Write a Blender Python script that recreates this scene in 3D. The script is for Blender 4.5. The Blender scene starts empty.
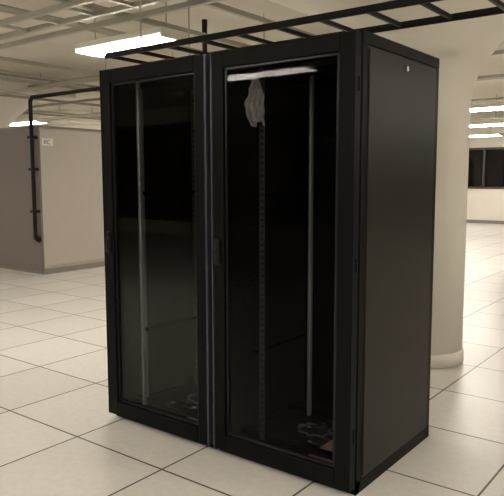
import bpy, bmesh, math, random
import numpy as np
from mathutils import Vector, Matrix
random.seed(4)
S=bpy.context.scene
try:
    S.view_settings.view_transform='Standard'
    S.view_settings.look='None'
except Exception as e: print(e)

# ---------- camera calibration (rack corners measured in the photograph) ----------
def rotm(rx,ry,rz):
    cx,sx,cy,sy,cz,sz=math.cos(rx),math.sin(rx),math.cos(ry),math.sin(ry),math.cos(rz),math.sin(rz)
    return np.array([[1,0,0],[0,cx,-sx],[0,sx,cx]])@np.array([[cy,0,sy],[0,1,0],[-sy,0,cy]])@np.array([[cz,-sz,0],[sz,cz,0],[0,0,1]])
R0=np.array([[.787,.617,-.0127],[.067,-.106,-.992],[-.613,.780,-.1247]])
u_,s_,v_=np.linalg.svd(R0); R0=u_@v_
obs=[(102,70),(354,30),(440,57),(107,413),(353,496),(428,435),(210,53),(211,448)]
def model(p):
    W,D=p[7],p[8]
    P=np.array([(-2*W-.012,0,1.99),(0,0,1.99),(0,D,2.0),(-2*W-.012,0,.03),(0,0,.03),(0,D,0),(-W-.006,0,1.99),(-W-.006,0,.03)])
    R=rotm(*p[:3])@R0
    c=(P-p[3:6])@R.T
    return np.stack([252+p[6]*c[:,0]/c[:,2],248+p[6]*c[:,1]/c[:,2]],1).ravel()
p=np.array([0,0,0,1.336,-2.397,1.451,647,.826,.83]); tgt=np.array(obs,float).ravel()
for it in range(60):
    f0=model(p); J=np.zeros((len(tgt),9))
    for i in range(9):
        d=1e-4*max(1,abs(p[i])); q=p.copy(); q[i]+=d; J[:,i]=(model(q)-f0)/d
    reg=np.diag([1,1,1,1,1,1,1e-4,1,1])*1e0
    p=p+np.linalg.solve(J.T@J+reg,J.T@(tgt-f0))
CALP=p; RC=rotm(*p[:3])@R0
W=float(p[7]); D=float(p[8]); HT=2.0

# ---------------- materials ----------------
def mat(name,col,rough=.5,metal=0,noise=0,nscale=8,bump=0,bscale=60,spec=.5,coat=0):
    m=bpy.data.materials.new(name); m.use_nodes=True
    nt=m.node_tree; b=nt.nodes['Principled BSDF']
    b.inputs['Base Color'].default_value=(*col,1)
    b.inputs['Roughness'].default_value=rough
    b.inputs['Metallic'].default_value=metal
    b.inputs['Specular IOR Level'].default_value=spec
    tc=nt.nodes.new('ShaderNodeTexCoord')
    if noise:
        n=nt.nodes.new('ShaderNodeTexNoise'); n.inputs['Scale'].default_value=nscale; n.inputs['Detail'].default_value=5
        nt.links.new(tc.outputs['Object'],n.inputs['Vector'])
        r=nt.nodes.new('ShaderNodeValToRGB')
        r.color_ramp.elements[0].position=.3; r.color_ramp.elements[1].position=.7
        r.color_ramp.elements[0].color=(*[c*(1-noise) for c in col],1)
        r.color_ramp.elements[1].color=(*[min(1,c*(1+noise)) for c in col],1)
        nt.links.new(n.outputs['Fac'],r.inputs['Fac']); nt.links.new(r.outputs['Color'],b.inputs['Base Color'])
    if bump:
        n2=nt.nodes.new('ShaderNodeTexNoise'); n2.inputs['Scale'].default_value=bscale
        nt.links.new(tc.outputs['Object'],n2.inputs['Vector'])
        bp=nt.nodes.new('ShaderNodeBump'); bp.inputs['Strength'].default_value=bump; bp.inputs['Distance'].default_value=.01
        nt.links.new(n2.outputs['Fac'],bp.inputs['Height']); nt.links.new(bp.outputs['Normal'],b.inputs['Normal'])
    return m
def emis(name,col,st):
    m=bpy.data.materials.new(name); m.use_nodes=True
    b=m.node_tree.nodes['Principled BSDF']
    b.inputs['Base Color'].default_value=(*col,1)
    b.inputs['Emission Color'].default_value=(*col,1)
    b.inputs['Emission Strength'].default_value=st
    return m
def glassmat(name,tint,refl):
    m=bpy.data.materials.new(name); m.use_nodes=True; nt=m.node_tree
    nt.nodes.clear()
    o=nt.nodes.new('ShaderNodeOutputMaterial'); mx=nt.nodes.new('ShaderNodeMixShader')
    t=nt.nodes.new('ShaderNodeBsdfTransparent'); t.inputs[0].default_value=(*tint,1)
    g=nt.nodes.new('ShaderNodeBsdfGlossy'); g.inputs['Roughness'].default_value=.012; g.inputs[0].default_value=(1,.98,.95,1)
    f=nt.nodes.new('ShaderNodeFresnel'); f.inputs[0].default_value=1.45
    mu=nt.nodes.new('ShaderNodeMath'); mu.operation='MULTIPLY'; mu.inputs[1].default_value=refl
    nt.links.new(f.outputs[0],mu.inputs[0]); nt.links.new(mu.outputs[0],mx.inputs[0])
    nt.links.new(t.outputs[0],mx.inputs[1]); nt.links.new(g.outputs[0],mx.inputs[2]); nt.links.new(mx.outputs[0],o.inputs[0])
    return m

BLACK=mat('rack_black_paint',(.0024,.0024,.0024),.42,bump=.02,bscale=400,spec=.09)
SIDE=mat('rack_side_warm_lit',(.0095,.0068,.0042),.38,bump=.03,bscale=500,spec=.20)  # brown of warm reflected light mixed into the black side colour
EDGE=mat('door_edge_highlight',(.026,.028,.038),.35,spec=.5)  # highlight on the door side, put into a bluish grey colour
INNER=mat('rack_inner',(.002,.002,.002),.5,spec=.1)
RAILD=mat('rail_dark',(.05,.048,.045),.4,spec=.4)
RAIL=mat('rail_bright_streak',(.42,.42,.41),.35,.5)  # bright streak on one rail per rack, put into its metal colour
CHROME=mat('latch_chrome',(.7,.7,.7),.2,1)
CABLE=mat('cable_grey',(.12,.12,.12),.5)
HANDLE=mat('handle_black',(.005,.005,.0055),.3,spec=.3)
GLASS=glassmat('smoked_glass',(.76,.76,.76),.06)
PAPER=mat('bag_plastic',(.33,.30,.30),.5)
FLOORPATCH=mat('base_floor_patch',(.50,.34,.26),.7,noise=.2)  # brown of the floor showing in the rack base
COLM=mat('column_plaster',(.78,.74,.65),.65,noise=.03,nscale=3,bump=.05,bscale=20)
CEIL=mat('ceiling_concrete',(.62,.58,.49),.8,noise=.08,nscale=1.5)
WALL=mat('wall_paint',(.74,.70,.62),.7,noise=.03,nscale=2)
ACL=mat('ac_panel_lit',(.47,.43,.38),.6,noise=.02)  # lit side of the cabinet, light put into its colour
ACD=mat('ac_panel_shaded',(.17,.14,.125),.6)  # same cabinet's front, shade put into its colour
TRIMM=mat('trim_grey',(.25,.22,.19),.6)
PIPEB=mat('pipe_black',(.006,.006,.006),.45,spec=.2)
LADDER=mat('ladder_black',(.006,.0055,.005),.5,spec=.2)
STRUT=mat('strut_galvanised',(.38,.36,.31),.45,.4)
LIGHTB=mat('fixture_body',(.75,.72,.64),.5)
TUBE=emis('fluorescent_tube',(1,.94,.84),68)
DARKWIN=mat('dark_window',(.008,.006,.006),.06,spec=.3)
FRAME=mat('window_frame',(.05,.04,.035),.5)
SIGN=mat('sign_white',(.75,.72,.65),.5)
INK=mat('sign_ink',(.03,.03,.03),.6)

def floormat():
    m=bpy.data.materials.new('raised_floor_tiles'); m.use_nodes=True; nt=m.node_tree; b=nt.nodes['Principled BSDF']
    L=nt.links.new
    geo=nt.nodes.new('ShaderNodeNewGeometry'); mp=nt.nodes.new('ShaderNodeMapping')
    mp.inputs['Location'].default_value=(1.52,0.28,0)
    L(geo.outputs['Position'],mp.inputs['Vector'])
    br=nt.nodes.new('ShaderNodeTexBrick'); br.offset=0; br.squash=1
    br.inputs['Scale'].default_value=1; br.inputs['Brick Width'].default_value=.65; br.inputs['Row Height'].default_value=.65
    br.inputs['Mortar Size'].default_value=.0055; br.inputs['Mortar Smooth'].default_value=.05
    br.inputs['Color1'].default_value=(.65,.62,.58,1); br.inputs['Color2'].default_value=(.72,.69,.65,1)
    br.inputs['Mortar'].default_value=(.045,.038,.032,1)
    L(mp.outputs[0],br.inputs['Vector'])
    n=nt.nodes.new('ShaderNodeTexNoise'); n.inputs['Scale'].default_value=26; n.inputs['Detail'].default_value=8
    L(geo.outputs['Position'],n.inputs['Vector'])
    r=nt.nodes.new('ShaderNodeValToRGB'); r.color_ramp.elements[0].position=.3; r.color_ramp.elements[0].color=(.92,.92,.91,1)
    r.color_ramp.elements[1].position=.65; r.color_ramp.elements[1].color=(1,1,1,1)
    L(n.outputs['Fac'],r.inputs['Fac'])
    mx=nt.nodes.new('ShaderNodeMix'); mx.data_type='RGBA'; mx.blend_type='MULTIPLY'; mx.inputs[0].default_value=1
    L(br.outputs['Color'],mx.inputs[6]); L(r.outputs['Color'],mx.inputs[7]); L(mx.outputs[2],b.inputs['Base Color'])
    b.inputs['Roughness'].default_value=.33; b.inputs['Specular IOR Level'].default_value=.38
    bp=nt.nodes.new('ShaderNodeBump'); bp.inputs['Distance'].default_value=.003; bp.invert=True; bp.inputs['Strength'].default_value=.6
    L(br.outputs['Fac'],bp.inputs['Height']); L(bp.outputs['Normal'],b.inputs['Normal'])
    return m
FLOOR=floormat()

# ---------------- helpers ----------------
def link(o,parent=None):
    S.collection.objects.link(o)
    if parent: o.parent=parent
    return o
def empty(name,loc=(0,0,0)):
    e=bpy.data.objects.new(name,None); e.location=loc; e.empty_display_size=.2
    return link(e)
def boxes(name,lst,m,parent=None,bev=.0,loc=(0,0,0)):
    bm=bmesh.new()
    for (x0,x1,y0,y1,z0,z1) in lst:
        r=bmesh.ops.create_cube(bm,size=1)
        bmesh.ops.scale(bm,vec=(x1-x0,y1-y0,z1-z0),verts=r['verts'])
        bmesh.ops.translate(bm,vec=((x0+x1)/2,(y0+y1)/2,(z0+z1)/2),verts=r['verts'])
    me=bpy.data.meshes.new(name); bm.to_mesh(me); bm.free()
    me.materials.append(m)
    o=bpy.data.objects.new(name,me); o.location=loc
    if bev:
        b=o.modifiers.new('bev','BEVEL'); b.width=bev; b.segments=2; b.limit_method='ANGLE'
    return link(o,parent)
def tube(name,pts,r,m,parent=None,loc=(0,0,0)):
    cu=bpy.data.curves.new(name,'CURVE'); cu.dimensions='3D'; cu.bevel_depth=r; cu.bevel_resolution=3; cu.use_fill_caps=True
    sp=cu.splines.new('POLY'); sp.points.add(len(pts)-1)
    for p,q in zip(sp.points,pts): p.co=(*q,1)
    cu.materials.append(m)
    o=bpy.data.objects.new(name,cu); o.location=loc
    return link(o,parent)
def rods(name,lst,r,m,parent=None,loc=(0,0,0)):
    bm=bmesh.new()
    for a,b in lst:
        a=Vector(a);b=Vector(b);d=b-a
        q=Vector((0,0,1)).rotation_difference(d).to_matrix().to_4x4()
        bmesh.ops.create_cone(bm,cap_ends=True,segments=12,radius1=r,radius2=r,depth=d.length,matrix=Matrix.Translation((a+b)/2)@q)
    me=bpy.data.meshes.new(name); bm.to_mesh(me); bm.free(); me.materials.append(m)
    o=bpy.data.objects.new(name,me); o.location=loc
    return link(o,parent)
def lathe(name,prof,m,parent=None,loc=(0,0,0),seg=64):
    bm=bmesh.new(); rings=[]
    for r,z in prof:
        rings.append([bm.verts.new((r*math.cos(2*math.pi*i/seg),r*math.sin(2*math.pi*i/seg),z)) for i in range(seg)])
    for a,b in zip(rings,rings[1:]):
        for i in range(seg):
            f=bm.faces.new((a[i],a[(i+1)%seg],b[(i+1)%seg],b[i])); f.smooth=True
    bm.faces.new(rings[0][::-1]); bm.faces.new(rings[-1])
    me=bpy.data.meshes.new(name); bm.to_mesh(me); bm.free(); me.materials.append(m)
    o=bpy.data.objects.new(name,me); o.location=loc
    return link(o,parent)

# ---------------- room ----------------
X0,X1,Y0,Y1,H=-17.0,7.0,-9.0,17.2,3.1
boxes('floor',[(X0,X1,Y0,Y1,-.1,0)],FLOOR)
boxes('ceiling',[(X0,X1,Y0,Y1,H,H+.15)],CEIL)
boxes('wall_left',[(X0-.15,X0,Y0,Y1,0,H)],WALL)
boxes('wall_right',[(X1,X1+.15,Y0,Y1,0,H)],WALL)
def winwall(n,wallname,y,s,z0,z1):
    a,b=sorted((y,y+.15*s))
    boxes(wallname,[(X0,X1,a,b,0,z0),(X0,X1,a,b,z1,H)],WALL)
    win=empty('window_%d'%n,(0,0,0))
    a,b=sorted((y+.06*s,y+.08*s))
    boxes('glass',[(X0,X1,a,b,z0,z1)],DARKWIN,win)
    a,b=sorted((y-.03*s,y+.1*s))
    fr=[(X0,X1,a,b,z0-.02,z0+.04),(X0,X1,a,b,z1-.06,z1)]
    x=X0
    while x<X1: fr.append((x,x+.06,a,b,z0,z1)); x+=2.4
    boxes('mullions',fr,FRAME,win)
winwall(1,'wall_back',Y1,1,1.06,2.26)
winwall(2,'wall_front',Y0,-1,.35,2.7)  # unseen dark glazing added to tone down reflections in the rack doors
boxes('baseboard_back',[(X0,X1,Y1-.02,Y1,0,.1)],TRIMM)
# ---------------- columns ----------------
def column(loc,r=.30):
    e=empty('mushroom_column',loc)
    prof=[(r,0),(r,1.9),(r+.012,2.02),(r+.045,2.13),(r+.11,2.25),(r+.21,2.38),(r+.34,2.51),(r+.5,2.64),(r+.66,2.76),(r+.68,2.78),(r+.68,2.80)]
    lathe('shaft',prof,COLM,e)
    boxes('drop_panel',[(-1.2,1.2,-1.2,1.2,2.80,H)],COLM,e,bev=.02)
    lathe('base_trim',[(r+.012,0),(r+.012,.085),(r+.004,.1)],COLM,e)
    return e
column((-.65,2.33,0),.30)
column((-9.45,3.75,0),.36)
for p_ in [(-7.2,9.0,0),(-13.5,9.0,0),(-9.4,-4.2,0)]: column(p_,.33)

# ---------------- racks ----------------
def rack(x0,kind):
    e=empty('server_rack',(x0,0,0))
    dt=.055
    p=.045
    boxes('frame_posts',[(.0,p,dt,dt+p,0.03,HT),(W-p,W,dt,dt+p,0.03,HT),(0,p,D-p,D,0.03,HT),(W-p,W,D-p,D,0.03,HT)],BLACK,e,.004)
    boxes('plinth',[(.0,W,dt+.0,dt+.03,0,.06),(0,W,D-.03,D,0,.06),(0,.03,dt,D,0,.06),(W-.03,W,dt,D,0,.06)],BLACK,e,.003)
    boxes('top_cap',[(-.001,W+.001,dt,D+.002,HT-.055,HT)],BLACK,e,.006)
    boxes('base_plate',[(.03,W-.03,dt+.03,D-.03,.03,.05)],INNER,e)
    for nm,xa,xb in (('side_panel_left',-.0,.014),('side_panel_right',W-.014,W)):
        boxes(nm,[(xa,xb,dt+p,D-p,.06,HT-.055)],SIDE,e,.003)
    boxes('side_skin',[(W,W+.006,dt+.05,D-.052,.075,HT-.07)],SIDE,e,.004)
    boxes('back_panel',[(p,W-p,D-.02,D-.004,.06,HT-.055)],INNER,e)
    st=.082; tp=.075; bt=.085
    boxes('door_frame',[(.012,st,0,dt-.008,.035,HT-.012),(W-st,W-.012,0,dt-.008,.035,HT-.012),
        (st,W-st,0,dt-.008,HT-tp-.012,HT-.012),(st,W-st,0,dt-.008,.035,.035+bt)],BLACK,e,.006)
    boxes('door_inner_bezel',[(st,st+.012,.012,.03,.12,HT-tp-.012),(W-st-.012,W-st,.012,.03,.12,HT-tp-.012),
        (st,W-st,.012,.03,HT-tp-.024,HT-tp-.012),(st,W-st,.012,.03,.12,.132)],HANDLE,e,.002)
    boxes('door_edge_strip',[(W-.016,W-.003,-.003,dt-.006,.035,HT-.012)],BLACK if kind else EDGE,e,.003)
    boxes('door_edge_strip_hinge',[(.002,.012,-.001,dt-.006,.035,HT-.012)],EDGE if kind else BLACK,e,.003)
    boxes('door_glass',[(st+.004,W-st-.004,.018,.023,.124,HT-tp-.016)],GLASS,e)
    boxes('door_handle',[(.03,.062,-.012,.0,.98,1.10),(.038,.054,-.02,-.01,.995,1.06)],HANDLE,e,.004)
    rods('hinges',[((W-.006,.03,z),(W-.006,.03,z+.06)) for z in (.25,1.0,1.75)],.008,BLACK,e)
    def rl(xr,yr):
        s=1 if xr<.4 else -1
        return [(xr-.004,xr+.004,yr-.02,yr+.02,.06,HT-.06),(min(xr,xr+s*.028),max(xr,xr+s*.028),yr-.022,yr-.018,.06,HT-.06)]
    xl=.165 if kind else .105
    R4=[(xl,.20),(W-.165,.20),(xl,.65),(W-.165,.65)]
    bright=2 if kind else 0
    dl=[]
    for i,r in enumerate(R4):
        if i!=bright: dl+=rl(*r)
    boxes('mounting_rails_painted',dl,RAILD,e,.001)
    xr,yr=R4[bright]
    boxes('mounting_rail_streak',rl(xr,yr),RAIL,e,.002)  # single rail carrying the painted bright streak
    rods('rail_glint_tube',[((xr+.02,yr-.034,.06),(xr+.02,yr-.034,HT-.06))],.011,RAIL,e)  # rounded tube added to catch light along the bright rail
    holes=[]
    for i,(xr,yr) in enumerate(R4):
        if i==bright: continue
        s=1 if xr<.4 else -1
        z=.1
        while z<HT-.1:
            holes.append((xr+s*.016-.005,xr+s*.016+.005,yr-.0235,yr-.0215,z,z+.01)); z+=.031
    boxes('rail_holes',holes,INNER,e)
    boxes('cross_braces',[(.03,W-.03,yr-.015,yr+.015,zz,zz+.03) for yr in(.2,.65) for zz in (.06,HT-.1)]+
        [(xr-.012,xr+.012,.2,.65,zz,zz+.02) for xr in (.12,W-.15) for zz in (.5,1.3)],INNER,e,.002)
    hw=[]
    for i in range(11):
        a=random.uniform(.2,.6); b=random.uniform(.24,.6)
        hw.append((a,a+random.uniform(.02,.09),b,b+random.uniform(.008,.03),.05,.05+random.uniform(.006,.04)))
    boxes('loose_brackets',hw,CHROME,e,.002)
    pts=[]
    for i in range(60):
        t=i/59*math.pi*3; rr=.07+.01*math.sin(i*1.3)
        pts.append((.33+rr*math.cos(t)*1.3,.45+rr*math.sin(t),.056+.012*i/59))
    tube('cable_coil',pts,.004,CABLE,e)
    boxes('floor_patch',[(.46,.74,.16,.46,.052,.057)],FLOORPATCH,e)  # thin brown sheet added for the floor seen through the base
    rods('side_lock',[((W+.004,.47,1.895),(W+.012,.47,1.895))],.013,CHROME,e)
    boxes('rear_latch',[(W-.001,W+.006,.79,.81,1.76,1.81)],HANDLE,e,.002)
    boxes('side_latch_plate',[(W+.004,W+.008,.45,.49,1.88,1.91)],HANDLE,e,.001)
    return e
r1=rack(-W,1)
r2=rack(-W*2-.020,0)
bm=bmesh.new()
bmesh.ops.create_grid(bm,x_segments=14,y_segments=24,size=.5)
for v in bm.verts:
    u,w=v.co.x,v.co.y
    t=.5-w
    wd=.012+.04*min(1,t*1.6)-.012*max(0,t-.7)
    v.co=Vector((u*2*wd+.008*math.sin(w*9), .012*math.sin(u*17+w*5)+.006*math.sin(w*23), w*.23+.012*math.sin(u*9)*t))
me=bpy.data.meshes.new('hanging_plastic_bag'); bm.to_mesh(me); bm.free(); me.materials.append(PAPER)
o=bpy.data.objects.new('hanging_plastic_bag',me); o.location=(.205,.09,1.765); link(o,r1)
o.modifiers.new('s','SOLIDIFY').thickness=.002
boxes('bag_hook',[(.2,.208,.085,.2,1.875,1.885)],CHROME,r1)

# ---------------- overhead cable ladder ----------------
lad=empty('cable_ladder_tray',(0,0,0))
zt=2.285
boxes('rails',[(-2.5,5.5,.80,.815,zt-.02,zt+.02),(-2.5,5.5,1.25,1.265,zt-.02,zt+.02)],LADDER,lad,.002)
rg=[]; x=-2.5
while x<5.5: rg.append((x,x+.02,.815,1.25,zt-.012,zt+.012)); x+=.3
boxes('rungs',rg,LADDER,lad)
rods('hanger_rods',[((x,y,zt),(x,y,H)) for x in(-2.1,2.4,4.8) for y in (.79,1.275)],.006,STRUT,lad)
# ---------------- strut grid ----------------
sg=empty('ceiling_strut_grid',(0,0,0))
zs=2.66
l=[]
for y in (-.6,.72,1.02,1.26,3.2,4.6,6.2,9.2,12.4): l.append((-13,-1.6 if y<3 else 4,y,y+.04,zs,zs+.04))
for x in (-10.5,-8.3,-6.7,-5.4,-2.86,-2.08): l.append((x,x+.04,-.6,9.2 if x<-2.5 else 3.2,zs+.04,zs+.08))
x=-12.8
while x<-1.7: l.append((x,x+.03,.76,1.02,zs+.005,zs+.03)); x+=.45
boxes('strut_channels',l,STRUT,sg)
rods('threaded_rods',[((x+.02,y+.02,zs),(x+.02,y+.02,H)) for x in (-10.5,-8.3,-5.4,-2.86) for y in (-.6,1.26,3.2,6.2)],.006,STRUT,sg)
cd=empty('ceiling_conduit_run',(0,0,0))
rods('pipes',[((-13,y,z),(5,y,z)) for y,z in ((4.0,2.9),(4.12,2.9),(7.5,2.85),(10.6,2.9))]+[((x,-6,z),(x,13,z)) for x,z in ((-4.2,2.95),(-4.3,2.95),(-7.6,2.93),(-11.6,2.9))],.022,STRUT,cd)
rods('pipe_hangers',[((x,y,2.85),(x,y,H)) for x in (-11,-8,-5,-2,2) for y in (4.06,7.5,10.6)],.006,STRUT,cd)

# ---------------- lights ----------------
def fixture(x,y,z=2.52,h=.62):
    e=empty('fluorescent_ceiling_light',(x,y,z))
    boxes('housing',[(-h,h,-.16,.16,.025,.075)],LIGHTB,e,.01)
    boxes('end_caps',[(-h-.01,-h+.015,-.16,.16,-.005,.07),(h-.015,h+.01,-.16,.16,-.005,.07)],LIGHTB,e)
    boxes('diffuser',[(-h+.015,h-.015,-.10,.10,-.005,.025)],TUBE,e,.008)
    rods('hangers',[((-.45,0,.07),(-.45,0,H-z)),((.45,0,.07),(.45,0,H-z))],.005,STRUT,e)
fixture(-3.03,1.52,2.52,.55)
fx=[(-5.6,-.9),(-2.98,-3.44),(.3,-2.9),(3.2,-2.2),(-.2,-5.6),(3.4,1.2),(3.4,5.2),(-10.4,1.0),(-10.8,5.6),
    (-6.0,6.2),(1.5,9.5),(-9.5,11.5),(-14.5,3.0),(-9,-3),(-12.5,9.6),(3.4,-5.6)]
for a,b in fx: fixture(a,b)
for a,b in ((-2.25,8.2),(-3.4,11.5),(-4.6,15.0)): fixture(a,b,2.46,.75)

# on-camera flash of the photographer
fl=bpy.data.lights.new('camera_flash','POINT'); fl.energy=14; fl.color=(1,.94,.85); fl.shadow_soft_size=.03
fo=bpy.data.objects.new('camera_flash',fl); fo.location=Vector(CALP[3:6])+Vector((0,0,.09)); link(fo)

# ---------------- air conditioning cabinet (left) ----------------
ac=empty('air_conditioning_cabinet',(-8.0,3.1,0))
boxes('front_face',[(0,1.27,0,.03,.05,2.12)],ACD,ac,.004)
boxes('body',[(0.01,1.25,.03,3.2,.05,2.12)],ACL,ac,.004)
boxes('side_panels',[(1.25,1.27,.03+i*1.6,.03+i*1.6+1.59,.12,2.1) for i in range(2)],ACL,ac,.004)
boxes('base_plinth',[(.02,1.26,.02,3.18,0,.08)],TRIMM,ac)
boxes('top_trim',[(0,1.275,0,3.2,2.12,2.14)],TRIMM,ac)
boxes('label_plate',[(1.27,1.275,.06,.24,1.86,1.96)],SIGN,ac)
boxes('label_text',[(1.275,1.277,.09,.10,1.88,1.94),(1.275,1.277,.12,.13,1.88,1.94),(1.275,1.277,.10,.12,1.905,1.912),(1.275,1.277,.10,.12,1.935,1.94),
   (1.275,1.277,.15,.16,1.88,1.94),(1.275,1.277,.16,.20,1.88,1.888),(1.275,1.277,.16,.20,1.932,1.94)],INK,ac)
pp=empty('refrigerant_pipe',(0,0,0))
tube('riser',[(-6.78,3.03,.55),(-6.78,3.03,2.47),(-6.73,3.03,2.52),(-3.5,3.03,2.52),(-3.5,3.03,H)],.030,PIPEB,pp)
tube('lower_elbow',[(-6.78,3.03,.55),(-6.78,3.1,.5)],.04,PIPEB,pp)
boxes('pipe_clamps',[(-6.83,-6.74,2.99,3.1,z,z+.04) for z in (.9,1.5,1.95)],PIPEB,pp)

# ---------------- camera ----------------
cam=bpy.data.cameras.new('camera'); co=bpy.data.objects.new('camera',cam); link(co)
M=Matrix((Vector(RC[0]),Vector(-RC[1]),Vector(-RC[2]))).transposed().to_4x4(); M.translation=Vector(CALP[3:6])
co.matrix_world=M
cam.sensor_width=36; cam.lens=float(CALP[6])/504*36; cam.clip_start=.05
S.camera=co
w=bpy.data.worlds.new('world'); S.world=w; w.use_nodes=True
w.node_tree.nodes['Background'].inputs[0].default_value=(.5,.45,.38,1); w.node_tree.nodes['Background'].inputs[1].default_value=.3
